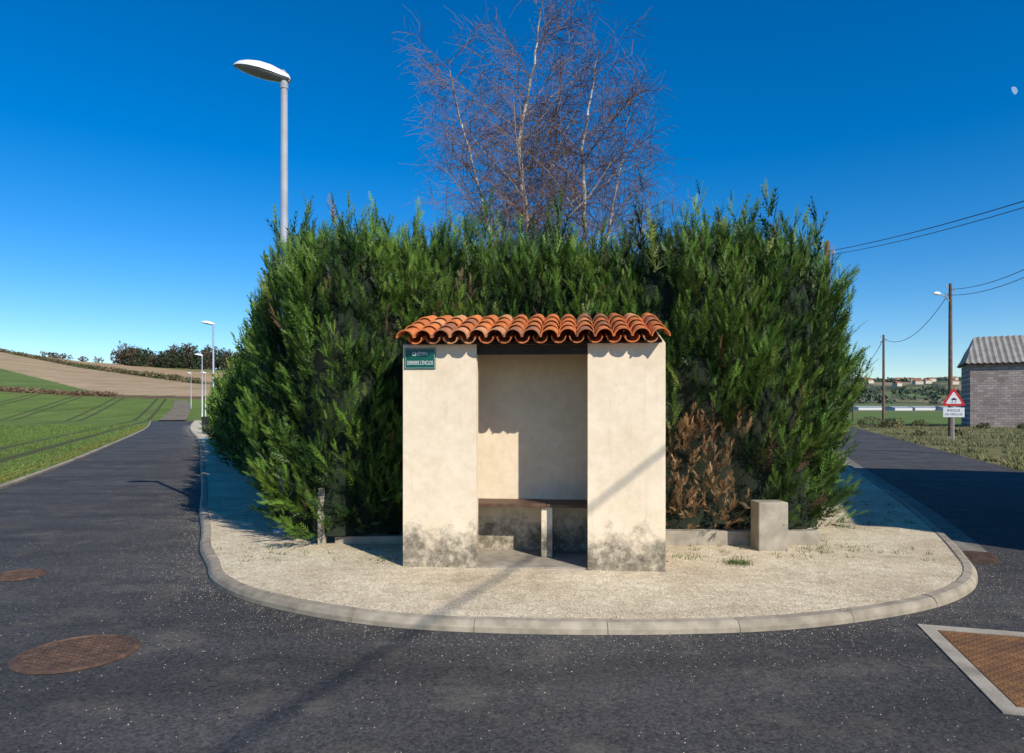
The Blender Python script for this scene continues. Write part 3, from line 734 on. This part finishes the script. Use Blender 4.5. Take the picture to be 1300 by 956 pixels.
for i in range(230):
    y=152+random.uniform(-2,2); x=-y*random.uniform(.585,.95); leafblob(tl,tcl,x,y,float(hgt(x,y)),1.3,.35,26,.28,(.18,.12,.07))
for i in range(260):
    t=random.random(); qx=-.75+.29*t; y=392-156*t+random.uniform(-9,3); x=qx*y; s_=random.uniform(.5,1.2); leafblob(tl,tcl,x,y,float(hgt(x,y)),2.2*s_,.8*s_,30,.45,(.15,.11,.06) if random.random()<.6 else (.09,.11,.04))
tri_obj('hedgerow_scrub',np.concatenate(tl),np.concatenate(tcl),m_attr('scrub',.9))
tl,tcl=[],[]
for (x,y,s_) in [(30.5,58,1.1),(31.6,57,.8),(33.0,59,.9),(37.0,62,.7),(24.8,41.5,.35),(27.4,42,.4),(39,56.5,.5),(42,56,.5)]:
    leafblob(tl,tcl,x,y,-.1,s_,s_*.5,int(500*s_),.09,(.15,.14,.06))
tri_obj('roadside_bushes',np.concatenate(tl),np.concatenate(tcl),m_attr('bush_foliage',.9))
tl,tcl=[],[]
for i in range(240):
    y=random.uniform(1180,1320) if i<160 else random.uniform(620,950); qx=random.uniform(.48,.82); x=qx*y
    leafblob(tl,tcl,x,y,float(hgt(x,y)),random.uniform(5,10),random.uniform(1.3,2.8),40,2.2,(.085,.11,.07))
tri_obj('valley_woods',np.concatenate(tl),np.concatenate(tcl),m_attr('wood_foliage',.9))

# ---------------------------------------------------------------- grass blades
def blades(xs,ys,zb,hmin,hmax,w,c1,c2,spread=.25):
    xs=np.asarray(xs);ys=np.asarray(ys); n=len(xs)
    h=rng.uniform(hmin,hmax,n); a=rng.uniform(0,2*np.pi,n); dx,dy=np.cos(a)*w,np.sin(a)*w
    lean=rng.normal(0,spread,(n,2))*h[:,None]
    v=np.stack([np.stack([xs-dx,ys-dy,zb],1),np.stack([xs+dx,ys+dy,zb],1),np.stack([xs+lean[:,0],ys+lean[:,1],zb+h],1)],1)
    k=rng.uniform(0,1,(n,1)); c=np.array(c1)*(1-k)+np.array(c2)*k
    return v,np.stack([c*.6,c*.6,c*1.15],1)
n=60000; yv=12+(rng.uniform(0,1,n)**1.6)*55; qv=rng.uniform(-.86,-.4,n); xv=qv*yv
edge=np.interp(yv,[4.6,14.4,25,56,88],[-6.6,-10.7,-15.4,-30,-46.5])
k=xv<edge-.22; xv,yv=xv[k],yv[k]; edge=edge[k]
rowc=((xv+.465*yv)*.9/.22); xv=xv-((rowc-np.round(rowc))*.22/.9)*.75
tram=(np.abs(((xv+.465*yv)%9.0)-1.0)<.38)|(np.abs(((xv+.465*yv)%9.0)-2.8)<.38)
xv,yv,edge=xv[~tram],yv[~tram],edge[~tram]
sc=np.clip(yv/22,1,2.5)
v,c=blades(xv,yv,np.full(len(xv),GZ),.04,.11,.011,(.09,.15,.03),(.20,.27,.06),.5)
cen=v[:,:2].mean(1,keepdims=True); v=(v-cen)*sc[:,None,None]**.6+cen; v[:,:,2]=np.maximum(v[:,:,2],GZ-.01)
fr=(edge-xv<.9); c[fr]=c[fr]*np.array([1.3,.9,.9])
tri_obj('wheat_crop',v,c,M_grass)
n=32000; yv=17+(rng.uniform(0,1,n)**1.3)*50; xv=np.interp(yv,[11.2,17.6,38.5,88],[11.0,13.3,21.5,41])+.1+rng.uniform(0,1,n)**1.3*14
v,c=blades(xv,yv,np.full(n,GZ),.05,.2,.02,(.13,.17,.05),(.34,.28,.14),.5)
pt=vnoise(xv,yv,1.6,4)<-.12
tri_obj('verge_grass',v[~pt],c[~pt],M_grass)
tx,ty=[],[]
def tuft(x,y,n,s): tx.extend(rng.normal(x,s,n)); ty.extend(rng.normal(y,s*.7,n))
tuft(2.32,7.05,240,.07); tuft(1.9,7.35,50,.12); tuft(3.1,7.4,40,.15); tuft(-1.35,7.2,50,.1); tuft(-2.9,7.8,40,.25); tuft(3.7,7.9,60,.3)
for i in range(40): tuft(random.uniform(1.6,4.6),random.uniform(7.1,8.4),9,.04)
for i in range(15): tuft(random.uniform(-3.3,-1.2),random.uniform(7.1,8.2),8,.04)
for i in range(60):
    y=random.uniform(8.5,24); tuft(5.0+.385*(y-8)-random.uniform(.0,1.0),y,12,.06)
v,c=blades(tx,ty,np.full(len(tx),-.006),.02,.065,.004,(.07,.14,.025),(.20,.24,.07),.6)
tri_obj('weed_tufts',v,c,M_grass)

# ---------------------------------------------------------------- pebbles
def inpoly(x,y,poly):
    r=np.zeros(len(x),bool); n=len(poly)
    for i in range(n):
        x1,y1=poly[i]; x2,y2=poly[(i+1)%n]
        if y1==y2: continue
        m=((y1>y)!=(y2>y))&(x<(x2-x1)*(y-y1)/(y2-y1)+x1); r^=m
    return r
n=24000; x=rng.uniform(-6,6.5,n); y=5+rng.uniform(0,1,n)**1.2*7
k=inpoly(x,y,[tuple(p) for p in Kn+NL*.09]); x,y=x[k],y[k]; z=np.full(len(x),-.003); s=rng.uniform(.003,.008,len(x))
m_=18000; si=rng.uniform(25,S[i_r]+10,m_)
off=-(rng.exponential(.28,m_)+.02); gx=np.interp(si,S,Kn[:,0])+np.interp(si,S,NL[:,0])*off; gy=np.interp(si,S,Kn[:,1])+np.interp(si,S,NL[:,1])*off
fx=rng.uniform(-6,5,4000); fy=rng.uniform(2.6,9,4000); kk=~inpoly(fx,fy,[tuple(p) for p in Kn-NL*.05]); fx,fy=fx[kk],fy[kk]
gx=np.concatenate([gx,fx]); gy=np.concatenate([gy,fy])
x=np.concatenate([x,gx]); y=np.concatenate([y,gy]); z=np.concatenate([z,np.full(len(gx),RZ)]); s=np.concatenate([s,rng.uniform(.0015,.0046,len(gx))])
ctr=np.stack([x,y,z+s*.3],1); n=len(x)
dirs=np.array([(1,0,0),(0,1,0),(-1,0,0),(0,-1,0),(0,0,.8)])
jit=1+rng.uniform(-.35,.35,(n,5,1)); an=rng.uniform(0,6.28,n); ca,sa=np.cos(an),np.sin(an)
dd=dirs[None]*jit*s[:,None,None]; dx=dd[...,0]*ca[:,None]-dd[...,1]*sa[:,None]; dy=dd[...,0]*sa[:,None]+dd[...,1]*ca[:,None]
pts=ctr[:,None,:]+np.stack([dx,dy,dd[...,2]],-1)
tr=np.concatenate([np.stack([pts[:,i],pts[:,(i+1)%4],pts[:,4]],1) for i in range(4)])
g=rng.uniform(.6,1.2,(n,1))*np.array([.62,.53,.39]); cc=np.tile(np.repeat(g[:,None,:],3,1),(4,1,1))
tri_obj('loose_gravel',tr,cc,M_peb)

# ---------------------------------------------------------------- moon
m,nt,b=mat_new('moon_glow'); em=N(nt,'ShaderNodeEmission'); em.inputs[1].default_value=1  # emission stands in for sunlight; the phase is cut into the flat outline
nt.links.new(ramp(nt,noise(nt,pos(nt),.05,4),[(.35,(.15,.35,.65)),(.65,(.4,.55,.78))]),em.inputs[0]); nt.links.new(em.outputs[0],nt.nodes['Material Output'].inputs[0])
D=9000; mc=Vector(((1287-650)/867*D,D,1.6+(518-115)/867*D)); r=5.2/867*D
vs=[];n=24
for i in range(n+1):
    t=-math.pi/2+math.pi*i/n; vs.append((r*math.cos(t),0,r*math.sin(t)))
for i in range(n+1):
    t=math.pi/2-math.pi*i/n; vs.append((-r*.35*math.cos(t),0,r*math.sin(t)))
o=mesh_obj('moon',vs,[tuple(range(len(vs)))],m); o.location=mc; o.rotation_euler=(0,math.radians(-25),0)
